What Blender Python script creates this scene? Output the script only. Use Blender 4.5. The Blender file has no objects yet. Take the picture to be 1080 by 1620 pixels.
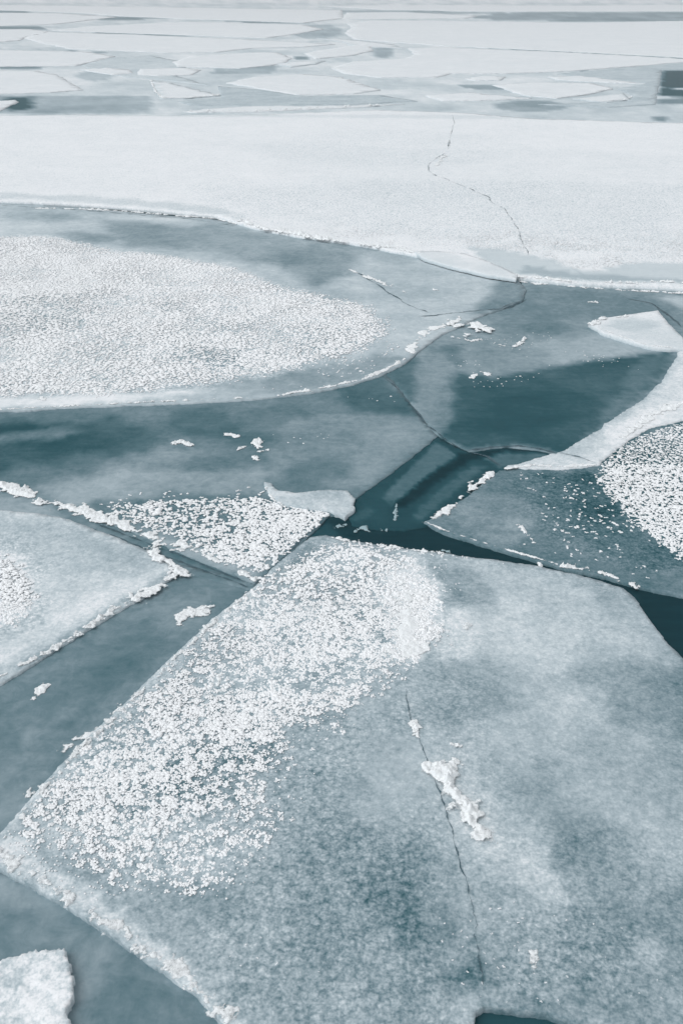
import bpy, math, random
import numpy as np
from mathutils.geometry import delaunay_2d_cdt
from mathutils import Vector

# ------------------------------------------------------------------ camera, sky, sun, exposure
S = bpy.context.scene
COL = S.collection
CAM_H, F_PX, HORIZON = 5.0, 1575.0, -40.0        # photograph is 1080 x 1620
PITCH = math.atan((810 - HORIZON) / F_PX)
cam = bpy.data.cameras.new('camera'); co = bpy.data.objects.new('camera', cam); COL.objects.link(co)
co.location = (0, 0, CAM_H); co.rotation_euler = (math.pi / 2 - PITCH, 0, 0)
cam.sensor_fit = 'VERTICAL'; cam.sensor_height = 36; cam.lens = F_PX / 1620 * 36
cam.clip_end = 20000; cam.clip_start = 0.05
cam.dof.use_dof = True; cam.dof.focus_distance = 14.0; cam.dof.aperture_fstop = 5.6
S.camera = co

SUN_EL, SUN_AZ = math.radians(55), math.radians(-115)
W = bpy.data.worlds.new('World'); S.world = W; W.use_nodes = True
wt = W.node_tree; wt.nodes.clear()
sky = wt.nodes.new('ShaderNodeTexSky'); sky.sky_type = 'NISHITA'; sky.sun_disc = False
sky.sun_elevation = SUN_EL; sky.sun_rotation = SUN_AZ
sky.dust_density = 1.5; sky.air_density = 1.0; sky.ozone_density = 1
hs = wt.nodes.new('ShaderNodeHueSaturation'); hs.inputs['Saturation'].default_value = 0.03
bg = wt.nodes.new('ShaderNodeBackground'); bg.inputs['Strength'].default_value = 0.15
wo = wt.nodes.new('ShaderNodeOutputWorld')
wt.links.new(sky.outputs[0], hs.inputs['Color'])
mul = wt.nodes.new('ShaderNodeMix'); mul.data_type = 'RGBA'; mul.blend_type = 'MULTIPLY'; mul.inputs['Factor'].default_value = 1
mul.inputs[7].default_value = (.98, 1.0, 1.03, 1); wt.links.new(hs.outputs[0], mul.inputs[6]); wt.links.new(mul.outputs[2], bg.inputs['Color'])
wt.links.new(bg.outputs[0], wo.inputs['Surface'])
sl = bpy.data.lights.new('sun', 'SUN'); sl.energy = 0.95; sl.angle = math.radians(45); sl.color = (1.0, 0.99, 0.98)
so = bpy.data.objects.new('sun', sl); COL.objects.link(so)
# same direction as the sky's sun
d = Vector((math.sin(SUN_AZ) * math.cos(SUN_EL), math.cos(SUN_AZ) * math.cos(SUN_EL), math.sin(SUN_EL)))
so.rotation_euler = d.to_track_quat('Z', 'Y').to_euler(); so.location = d * 30
S.view_settings.view_transform = 'Standard'; S.view_settings.look = 'None'
S.view_settings.exposure = 0.12; S.view_settings.gamma = 1
S.cycles.max_bounces = 5; S.cycles.diffuse_bounces = 3

# ------------------------------------------------------------------ plane geometry helpers
sp, cp = math.sin(PITCH), math.cos(PITCH)
def ground(px, z=0.0):
    """photo pixels -> points on the horizontal plane z"""
    a = np.atleast_2d(np.array(px, float))
    dx = (a[:, 0] - 540) / F_PX; dy = (810 - a[:, 1]) / F_PX
    Y = cp + dy * sp; Z = -sp + dy * cp
    t = (z - CAM_H) / Z
    return np.stack([dx * t, Y * t], 1)
def mpp(y):                                     # metres per photo pixel (across) at photo row y
    return CAM_H / ((y - HORIZON) * cp)
def hash2(ix, iy, seed):
    h = (ix.astype(np.int64) * 374761393 + iy.astype(np.int64) * 668265263 + seed * 1442695041) & 0xffffffff
    h = ((h ^ (h >> 13)) * 1274126177) & 0xffffffff
    return ((h ^ (h >> 16)) & 0xffff) / 65535.0
def vnoise(x, y, seed):
    ix, iy = np.floor(x), np.floor(y); fx, fy = x - ix, y - iy
    fx = fx * fx * (3 - 2 * fx); fy = fy * fy * (3 - 2 * fy)
    a = hash2(ix, iy, seed); b = hash2(ix + 1, iy, seed); c = hash2(ix, iy + 1, seed); e = hash2(ix + 1, iy + 1, seed)
    return (a * (1 - fx) + b * fx) * (1 - fy) + (c * (1 - fx) + e * fx) * fy
def fbm(p, scale, seed, octs=4, rough=0.55):
    """about -1..1"""
    x, y = p[:, 0] * scale, p[:, 1] * scale; s = 0; a = 1; t = 0
    for k in range(octs):
        s = s + a * vnoise(x + 17.3 * k, y - 9.1 * k, seed + 31 * k); t += a; a *= rough
        x, y = x * 0.8 * 2 - y * 0.6 * 2, x * 0.6 * 2 + y * 0.8 * 2
    return (s / t * 2 - 1) * 1.6
def seg_dist(p, a, b):
    ab = b - a; t = np.clip(((p - a) @ ab) / (ab @ ab + 1e-12), 0, 1)
    return np.hypot(*(p - a - t[:, None] * ab).T)
def line_dist(p, pts):
    d = np.full(len(p), 1e9)
    for i in range(len(pts) - 1): d = np.minimum(d, seg_dist(p, pts[i], pts[i + 1]))
    return d
def poly_sd(p, pts):
    """signed distance, positive inside"""
    d = np.full(len(p), 1e9); ins = np.zeros(len(p), bool); n = len(pts)
    for i in range(n):
        a, b = pts[i], pts[(i + 1) % n]
        d = np.minimum(d, seg_dist(p, a, b))
        c = (a[1] > p[:, 1]) != (b[1] > p[:, 1])
        xx = (b[0] - a[0]) * (p[:, 1] - a[1]) / (b[1] - a[1] + 1e-12) + a[0]
        ins ^= c & (p[:, 0] < xx)
    return np.where(ins, d, -d)
def smooth(t): t = np.clip(t, 0, 1); return t * t * (3 - 2 * t)
def G(*v): return [(v[i], v[i + 1]) for i in range(0, len(v), 2)]
def E(cx, cy, rx, ry, rot=0):
    r = math.radians(rot)
    return [(cx + rx * math.cos(a) * math.cos(r) - ry * math.sin(a) * math.sin(r),
             cy + rx * math.cos(a) * math.sin(r) + ry * math.sin(a) * math.cos(r)) for a in [k * math.pi / 8 for k in range(16)]]
def paint(p, base, patches, seed=0):
    """patches: (value, feather in px, strength, outline). Soft regions of snow cover / ice kind on the surface."""
    t = np.full(len(p), float(base))
    for k, (val, fe, st, out) in enumerate(patches):
        out = [(x, max(y, -30)) for x, y in out]
        w = ground(out); cy = sum(o[1] for o in out) / len(out)
        f = fe * mpp(cy) * 1.3
        lo, hi = w.min(0) - 2.5 * f, w.max(0) + 2.5 * f
        m = np.where(((p >= lo) & (p <= hi)).all(1))[0]
        if not len(m): continue
        q = p[m]
        sd = poly_sd(q, w) + f * 0.75 * fbm(q, 0.55 / f, seed + k * 7 + 3, 4, 0.6)
        t[m] += (val - t[m]) * st * smooth(sd / (2 * f) + 0.5)
    return t

# ------------------------------------------------------------------ materials
def lin(c):
    return tuple((x / 255 / 12.92) if x / 255 <= 0.04045 else ((x / 255 + 0.055) / 1.055) ** 2.4 for x in c) + (1,)
RAMP = [(.16, (16, 42, 48)), (.25, (27, 62, 70)), (.33, (44, 82, 90)), (.42, (79, 109, 117)), (.50, (107, 130, 138)),
        (.60, (141, 158, 165)), (.70, (170, 184, 190)), (.80, (199, 209, 213)), (.92, (233, 236, 238)), (1.0, (242, 244, 246))]
def node(nt, typ, **kw):
    n = nt.nodes.new('ShaderNode' + typ)
    for k, v in kw.items(): setattr(n, k, v)
    return n
def math_n(nt, op, a, b=None, clamp=False):
    n = node(nt, 'Math', operation=op, use_clamp=clamp)
    for i, v in enumerate((a, b)):
        if v is None: continue
        if isinstance(v, (int, float)): n.inputs[i].default_value = v
        else: nt.links.new(v, n.inputs[i])
    return n.outputs[0]
def noise_n(nt, vec, scale, detail=6, rough=.6, dist=0.0):
    n = node(nt, 'TexNoise'); n.inputs['Scale'].default_value = scale; n.inputs['Detail'].default_value = detail
    n.inputs['Roughness'].default_value = rough; n.inputs['Distortion'].default_value = dist
    nt.links.new(vec, n.inputs['Vector']); return math_n(nt, 'SUBTRACT', n.outputs[0], .5)
def ice_material(name, fine=1.0, streak=0.0, spec=.35, bump=1.0, speck=0.0, gloss=.32):
    m = bpy.data.materials.new(name); m.use_nodes = True; nt = m.node_tree; nt.nodes.clear()
    out = node(nt, 'OutputMaterial'); bs = node(nt, 'BsdfPrincipled'); nt.links.new(bs.outputs[0], out.inputs[0])
    geo = node(nt, 'NewGeometry'); pos = geo.outputs['Position']
    at = node(nt, 'Attribute', attribute_name='tone'); tone = at.outputs['Fac']
    gr = node(nt, 'Attribute', attribute_name='grain'); grain = gr.outputs['Fac']
    n1 = noise_n(nt, pos, 1.3, 9, .66, .6)                  # clouds in the ice
    n2 = noise_n(nt, pos, 11, 8, .68, .4)                   # mottling
    n3 = noise_n(nt, pos, 55, 3, .6)                        # grain
    vo = node(nt, 'TexVoronoi', feature='SMOOTH_F1'); vo.inputs['Scale'].default_value = 24; vo.inputs['Smoothness'].default_value = .5
    wn = node(nt, 'TexNoise'); wn.inputs['Scale'].default_value = 14; wn.inputs['Detail'].default_value = 3; nt.links.new(pos, wn.inputs['Vector'])
    wv = node(nt, 'VectorMath', operation='MULTIPLY_ADD'); nt.links.new(wn.outputs['Color'], wv.inputs[0])
    wv.inputs[1].default_value = (.10, .10, .10); nt.links.new(pos, wv.inputs[2]); nt.links.new(wv.outputs[0], vo.inputs['Vector'])
    n4 = noise_n(nt, pos, 3.7, 9, .72, 1.2)                 # wisps
    blob = math_n(nt, 'SUBTRACT', .42, vo.outputs['Distance'])   # half-melted frost lumps
    kk = node(nt, 'MapRange'); nt.links.new(tone, kk.inputs[0]); kk.inputs[1].default_value = .31; kk.inputs[2].default_value = .52; kk.inputs[3].default_value = .18
    nz = math_n(nt, 'ADD', math_n(nt, 'MULTIPLY', n1, .24 * fine), math_n(nt, 'MULTIPLY', n2, .22 * fine))
    nz = math_n(nt, 'ADD', nz, math_n(nt, 'MULTIPLY', n4, .24 * fine))
    t = math_n(nt, 'ADD', tone, math_n(nt, 'MULTIPLY', nz, kk.outputs[0]))
    t = math_n(nt, 'ADD', t, math_n(nt, 'MULTIPLY', math_n(nt, 'MULTIPLY', n3, grain), .55))
    t = math_n(nt, 'ADD', t, math_n(nt, 'MULTIPLY', math_n(nt, 'MULTIPLY', blob, grain), .30))
    n5 = noise_n(nt, pos, 26, 3, .55, .3)
    t = math_n(nt, 'ADD', t, math_n(nt, 'MULTIPLY', math_n(nt, 'MULTIPLY', n5, grain), .30))
    if streak:
        mp = node(nt, 'Mapping'); mp.inputs['Scale'].default_value = (.8, 5.0, 1); mp.inputs['Rotation'].default_value = (0, 0, .12)
        nt.links.new(pos, mp.inputs['Vector'])
        t = math_n(nt, 'ADD', t, math_n(nt, 'MULTIPLY', noise_n(nt, mp.outputs[0], 2.2, 8, .65), streak))
    if speck:                                               # gaps between densely packed frost crystals
        v2 = noise_n(nt, pos, 26, 3, .7)
        g2 = math_n(nt, 'MULTIPLY', math_n(nt, 'MAXIMUM', math_n(nt, 'SUBTRACT', v2, .06), 0), grain)
        t = math_n(nt, 'SUBTRACT', t, math_n(nt, 'MULTIPLY', g2, speck))
    rp = node(nt, 'ValToRGB'); cr = rp.color_ramp
    for i, (p, c) in enumerate(RAMP):
        e = cr.elements[i] if i < 2 else cr.elements.new(p)
        e.position = p; e.color = lin(c)
    nt.links.new(t, rp.inputs[0]); nt.links.new(rp.outputs[0], bs.inputs['Base Color'])
    ro = node(nt, 'MapRange'); nt.links.new(t, ro.inputs[0])
    ro.inputs[1].default_value = .25; ro.inputs[2].default_value = .75; ro.inputs[3].default_value = gloss; ro.inputs[4].default_value = .95
    nt.links.new(ro.outputs[0], bs.inputs['Roughness'])
    bs.inputs['IOR'].default_value = 1.31; sm = node(nt, 'MapRange'); nt.links.new(t, sm.inputs[0])
    sm.inputs[1].default_value = .36; sm.inputs[2].default_value = .6; sm.inputs[3].default_value = spec * .02; sm.inputs[4].default_value = spec
    nt.links.new(sm.outputs[0], bs.inputs['Specular IOR Level'])
    bm = node(nt, 'Bump'); bm.inputs['Strength'].default_value = .5; bm.inputs['Distance'].default_value = .02 * bump
    hsum = math_n(nt, 'ADD', math_n(nt, 'MULTIPLY', n2, .7), math_n(nt, 'MULTIPLY', math_n(nt, 'ADD', math_n(nt, 'MULTIPLY', n3, .5), math_n(nt, 'MULTIPLY', blob, .5)), grain))
    nt.links.new(hsum, bm.inputs['Height']); nt.links.new(bm.outputs[0], bs.inputs['Normal'])
    return m
def snow_material(name, c, bump=.01, thin=0):
    m = bpy.data.materials.new(name); m.use_nodes = True; nt = m.node_tree; bs = nt.nodes['Principled BSDF']
    geo = node(nt, 'NewGeometry'); n = noise_n(nt, geo.outputs['Position'], 40, 6, .7)
    mx = node(nt, 'Mix', data_type='RGBA'); nt.links.new(math_n(nt, 'ADD', n, .5), mx.inputs['Factor'])
    mx.inputs[6].default_value = lin(tuple(x * .93 for x in c)); mx.inputs[7].default_value = lin(tuple(min(250, x * 1.04) for x in c))
    nt.links.new(mx.outputs[2], bs.inputs['Base Color']); bs.inputs['Roughness'].default_value = .9
    bs.inputs['Specular IOR Level'].default_value = .15
    bp = node(nt, 'Bump'); bp.inputs['Distance'].default_value = bump; bp.inputs['Strength'].default_value = .7
    nt.links.new(n, bp.inputs['Height']); nt.links.new(bp.outputs[0], bs.inputs['Normal'])
    if thin:                                                # snow thins out to loose crystals, the ice shows between them
        at = node(nt, 'Attribute', attribute_name='cover'); f = noise_n(nt, geo.outputs['Position'], thin, 5, .7)
        a = math_n(nt, 'MULTIPLY', math_n(nt, 'SUBTRACT', at.outputs['Fac'], math_n(nt, 'MULTIPLY', math_n(nt, 'ADD', f, .5), .9)), 3.2)
        a = math_n(nt, 'ADD', a, .25, True)
        nt.links.new(a, bs.inputs['Alpha'])
    return m
M_WATER = ice_material('skim_ice_water', .5, .10, .22, .0, gloss=.25)
M_SHEET = ice_material('grey_ice', .8, .06, .16, .4)
M_FLOE = ice_material('floe_ice', .95, 0, .12, .6)
M_WHITE = ice_material('snowy_ice', .28, .03, .12, .6, speck=1.9)
M_SNOW = snow_material('crusty_snow', (237, 242, 245), thin=26)
M_FROST = snow_material('frost_crystals', (241, 247, 250), .002)
M_CLEAR = snow_material('wet_ice_lump', (158, 182, 188), .01, thin=40)
def dark_material():
    m = bpy.data.materials.new('open_crack'); m.use_nodes = True; nt = m.node_tree; bs = nt.nodes['Principled BSDF']
    geo = node(nt, 'NewGeometry'); n = noise_n(nt, geo.outputs['Position'], 9, 5, .6)
    mx = node(nt, 'Mix', data_type='RGBA'); nt.links.new(math_n(nt, 'ADD', n, .5), mx.inputs['Factor'])
    mx.inputs[6].default_value = lin((28, 58, 68)); mx.inputs[7].default_value = lin((88, 116, 126))
    f = noise_n(nt, geo.outputs['Position'], 5, 8, .75); at = node(nt, 'Attribute', attribute_name='cover')
    a = math_n(nt, 'ADD', math_n(nt, 'MULTIPLY', f, 4.0), at.outputs['Fac'], True); nt.links.new(a, bs.inputs['Alpha'])
    nt.links.new(mx.outputs[2], bs.inputs['Base Color']); bs.inputs['Roughness'].default_value = .5
    bs.inputs['Specular IOR Level'].default_value = .2
    return m
M_CRACK = dark_material()

# ------------------------------------------------------------------ object helpers
def link(name, V, F, mat, parent=None, attrs=None, smooth_shade=False, origin=None):
    V = np.asarray(V, float)
    o0 = np.array(origin) if origin is not None else np.array([V[:, 0].mean(), V[:, 1].mean(), 0.0])
    me = bpy.data.meshes.new(name)
    F = np.asarray(F, np.int32)
    me.vertices.add(len(V)); me.vertices.foreach_set('co', (V - o0).astype(np.float32).ravel())
    me.loops.add(F.size); me.loops.foreach_set('vertex_index', F.ravel())
    me.polygons.add(len(F)); k = F.shape[1]
    me.polygons.foreach_set('loop_start', np.arange(0, F.size, k, dtype=np.int32))
    me.polygons.foreach_set('loop_total', np.full(len(F), k, np.int32))
    if smooth_shade: me.polygons.foreach_set('use_smooth', np.ones(len(F), bool))
    for an, av in (attrs or {}).items():
        a = me.attributes.new(an, 'FLOAT', 'POINT'); a.data.foreach_set('value', np.asarray(av, np.float32))
    me.update(calc_edges=True); me.validate()
    me.materials.append(mat)
    o = bpy.data.objects.new(name, me); COL.objects.link(o)
    if parent:
        o.parent = parent; o.location = Vector(o0) - parent.location
    else: o.location = o0
    return o
def tag(o, label=None, cat=None, group=None, kind=None):
    for k, v in (('label', label), ('category', cat), ('group', group), ('kind', kind)):
        if v: o[k] = v
    return o
def world_of(o): return o.location + (o.parent.location if o.parent else Vector((0, 0, 0)))

def rough_outline(px, z, step_px, amp, seed):
    """outline on the plane z with broken, irregular edges; amp in photo px across"""
    out = []
    w = ground(px, z)
    n = len(w)
    for i in range(n):
        a, b = w[i], w[(i + 1) % n]; ya = (px[i][1] + px[(i + 1) % n][1]) / 2
        L = np.hypot(*(np.array(px[(i + 1) % n]) - np.array(px[i])))
        k = max(1, int(L / step_px)); m = mpp(ya)
        nr = np.array([-(b - a)[1], (b - a)[0]]); nr = nr / (np.hypot(*nr) + 1e-9)
        t = np.arange(k) / k
        q = a + t[:, None] * (b - a)
        dd = amp * m * (0.7 * fbm(q, .05 / m, seed, 3) + .5 * fbm(q, .25 / m, seed + 5, 2))
        ed = np.minimum(t, 1 - t) * L / (step_px * 3)
        out.append(q + nr * (dd * np.clip(ed + .25, 0, 1))[:, None])
    return np.concatenate(out)
def plate(name, px, top, mat, base, patches=(), grain=(0, ()), step=6, edge=2.0, seed=1, relief=0.004, mott=.05, mscale=.8,
          rimtone=None, rimw=10, parent=None, thick=.07, lift=0.0):
    px = [(x, y) for x, y in px]
    ol = rough_outline(px, top, max(2.0, step * .45), edge, seed)
    xs = [p[0] for p in px]; ys = [p[1] for p in px]
    gp = []; y = max(min(ys), -36)
    while y < max(ys):
        dyr = step * min(1.0, max(.25, (y - HORIZON) / 420))
        r = np.arange(min(xs), max(xs), step); r = np.stack([r, np.full(len(r), y)], 1)
        gp.append(r); y += dyr
    gp = np.concatenate(gp); rs = np.random.RandomState(seed); gp = gp + rs.uniform(-.35, .35, gp.shape) * [step, step * .5]
    gp[:, 1] = np.maximum(gp[:, 1], -37)
    gw = ground(gp, top)
    # keep interior points clear of the outline
    m = mpp(gp[:, 1]); sd = poly_sd(gw, ol[::max(1, int(len(ol) / 500))])
    gw = gw[sd > .8 * step * m * .5]
    sd2 = np.full(len(gw), 1e9)
    n = len(ol); allv = [Vector(v) for v in ol] + [Vector(v) for v in gw]
    r = delaunay_2d_cdt(allv, [(i, (i + 1) % n) for i in range(n)], [], 1, 1e-7)
    P2 = np.array([(v.x, v.y) for v in r[0]]); T = np.array([tuple(f) for f in r[2]], np.int32)
    # boundary edges of the triangulation
    e = np.concatenate([T[:, [0, 1]], T[:, [1, 2]], T[:, [2, 0]]]); key = {}
    se = np.sort(e, 1); code = se[:, 0].astype(np.int64) * len(P2) + se[:, 1]
    u, idx, cnt = np.unique(code, return_index=True, return_counts=True)
    be = e[idx[cnt == 1]]; bv = np.unique(be)
    z = top + relief * fbm(P2, 2.2, seed + 9, 4) * 1.0
    z = np.maximum(z, top * .5)
    tone = paint(P2, base, patches, seed) + mott * fbm(P2, mscale, seed + 21, 5, .6)
    tone = tone + lift * np.clip((tone - .25) / .12, 0, 1) * np.clip((.95 - tone) / .2, 0, 1)
    if rimtone is not None:
        sdo = np.abs(poly_sd(P2, ol[::max(1, int(len(ol) / 400))])); cy = np.clip(P2[:, 1], 1, 400)
        wpx = rimw * CAM_H / 1575 * np.hypot(cy, CAM_H) / CAM_H
        k = smooth(1 - sdo / wpx + .5 * fbm(P2, 3 / max(wpx.mean(), .02) * .3, seed + 40, 3)) * .8
        tone = tone + (rimtone - tone) * k
    gr = paint(P2, grain[0], grain[1], seed + 50)
    V = np.column_stack([P2, z]); nb = len(bv); rem = {int(v): len(P2) + i for i, v in enumerate(bv)}
    VB = np.column_stack([P2[bv], np.full(nb, top - thick)])
    sides = []
    for a, b in be:
        a, b = int(a), int(b); sides.append((b, a, rem[a])); sides.append((b, rem[a], rem[b]))
    V = np.vstack([V, VB]); F = np.vstack([T, np.array(sides, np.int32)])
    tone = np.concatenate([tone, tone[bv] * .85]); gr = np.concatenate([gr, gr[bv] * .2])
    return link(name, V, F, mat, parent, {'tone': tone, 'grain': gr})

def drift(name, px, width, h, z0, parent=None, seed=1, closed=False, rough=1.0, cell=None, mat=None, cut=0.0, nscale=1.0, cov=1.0):
    """lumpy heap of crusty snow along a line (width px) or over an area; irregular outline from noise"""
    w = ground(px, z0); cy = sum(p[1] for p in px) / len(px); m = mpp(cy); wd = width * m
    cell = cell or max(.008, 1.5 * m)
    lo, hi = w.min(0) - wd * 1.6, w.max(0) + wd * 1.6
    nx, ny = [min(900, int((hi[k] - lo[k]) / cell) + 2) for k in (0, 1)]
    X, Y = np.meshgrid(np.linspace(lo[0], hi[0], nx), np.linspace(lo[1], hi[1], ny)); P = np.column_stack([X.ravel(), Y.ravel()])
    cut = cut + .30 * fbm(P, .35 / (wd * 2.2), seed + 60, 2) * (0 if closed else 1)
    if closed: s = np.clip(poly_sd(P, w) / wd, -2, 1)
    else: s = 1 - line_dist(P, w) / wd
    s = s + rough * (.75 * fbm(P, nscale * .55 / wd, seed, 3) + .5 * fbm(P, nscale * 1.7 / wd, seed + 3, 4, .65)) - .35 - cut
    hz = np.where(s > 0, h * .42 * np.power(np.clip(s, 0, 1.4), .8) * (.45 + 1.3 * np.abs(fbm(P, 1.6 / wd, seed + 8, 3, .6)) + .5 * np.abs(fbm(P, 6 / wd, seed + 9, 3))), -.004)
    Z = (z0 + np.maximum(hz, -.006)).reshape(ny, nx); K = (s > 0).reshape(ny, nx)
    idx = np.arange(nx * ny).reshape(ny, nx)
    keep = K[:-1, :-1] | K[1:, :-1] | K[:-1, 1:] | K[1:, 1:]
    q = np.stack([idx[:-1, :-1][keep], idx[:-1, 1:][keep], idx[1:, 1:][keep], idx[1:, :-1][keep]], 1)
    if not len(q): return None
    used, inv = np.unique(q, return_inverse=True); V = np.column_stack([P, Z.ravel()])[used]
    V[:, :2] += np.random.RandomState(seed).uniform(-.25, .25, (len(V), 2)) * cell
    cv = np.clip(.08 + s * 1.9, 0, 1)[used] * cov
    return link(name, V, inv.reshape(-1, 4), mat or M_SNOW, parent, {'cover': cv}, smooth_shade=True)

def ribbon(name, px, wpx, z, parent, seed=1, mat=None, amp=3.0, cov=.75):
    """open crack: a jagged gap of uneven width"""
    w = ground(px, z); pts = []; ms = []
    for i in range(len(w) - 1):
        L = np.hypot(*(np.array(px[i + 1]) - np.array(px[i]))); k = max(2, int(L / 2.5))
        for t in np.arange(k) / k:
            pts.append(w[i] + t * (w[i + 1] - w[i])); ms.append(mpp(px[i][1] * (1 - t) + px[i + 1][1] * t))
    pts = np.array(pts); ms = np.array(ms)
    tan = np.gradient(pts, axis=0); nr = np.stack([-tan[:, 1], tan[:, 0]], 1); nr /= np.hypot(*nr.T)[:, None] + 1e-9
    off = amp * ms * fbm(np.column_stack([np.arange(len(pts)) * .12, np.zeros(len(pts))]), 1, seed, 4, .65)
    c = pts + nr * off[:, None]
    hw = .5 * wpx * ms * np.clip(.75 + .9 * fbm(np.column_stack([np.arange(len(pts)) * .3, np.ones(len(pts))]), 1, seed + 2, 3), .12, 2)
    hw *= np.clip(np.minimum(np.arange(len(pts)), np.arange(len(pts))[::-1]) / 5, .1, 1)
    n = len(pts); V = np.vstack([np.column_stack([c + nr * hw[:, None], np.full(n, z)]), np.column_stack([c - nr * hw[:, None], np.full(n, z)])])
    F = [(i, i + n, i + n + 1, i + 1) for i in range(n - 1)]
    return link(name, V, F, mat or M_CRACK, parent, {'cover': np.full(len(V), cov)})

# icosahedron template
g = (1 + 5 ** .5) / 2
ICO_V = np.array([(-1, g, 0), (1, g, 0), (-1, -g, 0), (1, -g, 0), (0, -1, g), (0, 1, g), (0, -1, -g), (0, 1, -g), (g, 0, -1), (g, 0, 1), (-g, 0, -1), (-g, 0, 1)], float) / math.hypot(1, g)
ICO_F = np.array([(0, 11, 5), (0, 5, 1), (0, 1, 7), (0, 7, 10), (0, 10, 11), (1, 5, 9), (5, 11, 4), (11, 10, 2), (10, 7, 6), (7, 1, 8), (3, 9, 4), (3, 4, 2), (3, 2, 6), (3, 6, 8), (3, 8, 9), (4, 9, 5), (2, 4, 11), (6, 2, 10), (8, 6, 7), (9, 8, 1)])
def tuft(rs, n):
    V, F = [], []
    for k in range(n):
        a = rs.uniform(0, 6.28); r = rs.uniform(.15, 1.0) if k else 0
        s = rs.uniform(.17, .42) if n > 4 else rs.uniform(.3, .6) if n > 3 else rs.uniform(.35, .62) if n > 1 else .85
        v = ICO_V * rs.uniform(.75, 1.25, (12, 3)) * [s, s, s * .8] + [r * math.cos(a), r * math.sin(a), s * .35]
        F.append(ICO_F + 12 * k); V.append(v)
    return np.concatenate(V), np.concatenate(F)
RS = np.random.RandomState(5)
TUFTS = {n: [tuft(RS, n) for _ in range(10)] for n in (1, 2, 4, 12)}
def scatter(name, dens_base, patches, bounds, spacing, size, z, label, seed, lod=None, mat=None, noise=(.35, .5), cat='frost'):
    """one mass of countless frost crystals; density from patches (0..1), spacing and size in metres"""
    rs = np.random.RandomState(seed)
    w = ground(bounds, z); lo, hi = w.min(0), w.max(0)
    nx, ny = int((hi[0] - lo[0]) / spacing), int((hi[1] - lo[1]) / spacing)
    X, Y = np.meshgrid(np.arange(nx), np.arange(ny)); P = np.column_stack([X.ravel(), Y.ravel()]) * spacing + lo
    P = P + rs.uniform(-.5, .5, P.shape) * spacing
    P = P[poly_sd(P, w) > 0]
    dn = paint(P, dens_base, patches, seed)
    dn = dn * (1 + noise[0] * fbm(P, noise[1] / spacing * .12, seed + 77, 3)) + (dn > .02) * .15 * fbm(P, 1.3, seed + 78, 4, .65)
    ok = rs.uniform(0, 1, len(P)) < dn; P, dn = P[ok], dn[ok]
    dist = np.hypot(P[:, 1], CAM_H)
    n_t = np.where(dist < 9, 12, np.where(dist < 11.5, 4, np.where(dist < 13, 2, 1)))
    if lod: n_t[:] = lod
    sz = size * rs.lognormal(0, .27, len(P)) * np.clip(.65 + .5 * dn, .5, 1.1) * .5
    ang = rs.uniform(0, 6.28, len(P)); which = rs.randint(0, 10, len(P)); Vs, Fs, off = [], [], 0
    for nt_ in (1, 2, 4, 12):
        for j in range(10):
            s = (n_t == nt_) & (which == j)
            if not s.any(): continue
            tv, tf = TUFTS[nt_][j]; c, sn = np.cos(ang[s]), np.sin(ang[s]); k = s.sum()
            v = np.empty((k, len(tv), 3))
            v[:, :, 0] = (tv[None, :, 0] * c[:, None] - tv[None, :, 1] * sn[:, None]) * sz[s][:, None] + P[s, 0][:, None]
            v[:, :, 1] = (tv[None, :, 0] * sn[:, None] + tv[None, :, 1] * c[:, None]) * sz[s][:, None] + P[s, 1][:, None]
            v[:, :, 2] = tv[None, :, 2] * sz[s][:, None] * (.45 if nt_ > 2 else .25) + z
            Vs.append(v.reshape(-1, 3)); Fs.append((tf[None] + (np.arange(k) * len(tv))[:, None, None]).reshape(-1, 3) + off); off += k * len(tv)
    if not Vs: return None
    print(name, len(P))
    return tag(link(name, np.concatenate(Vs), np.concatenate(Fs), mat or M_FROST, smooth_shade=True), label, cat, None, 'stuff')

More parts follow.
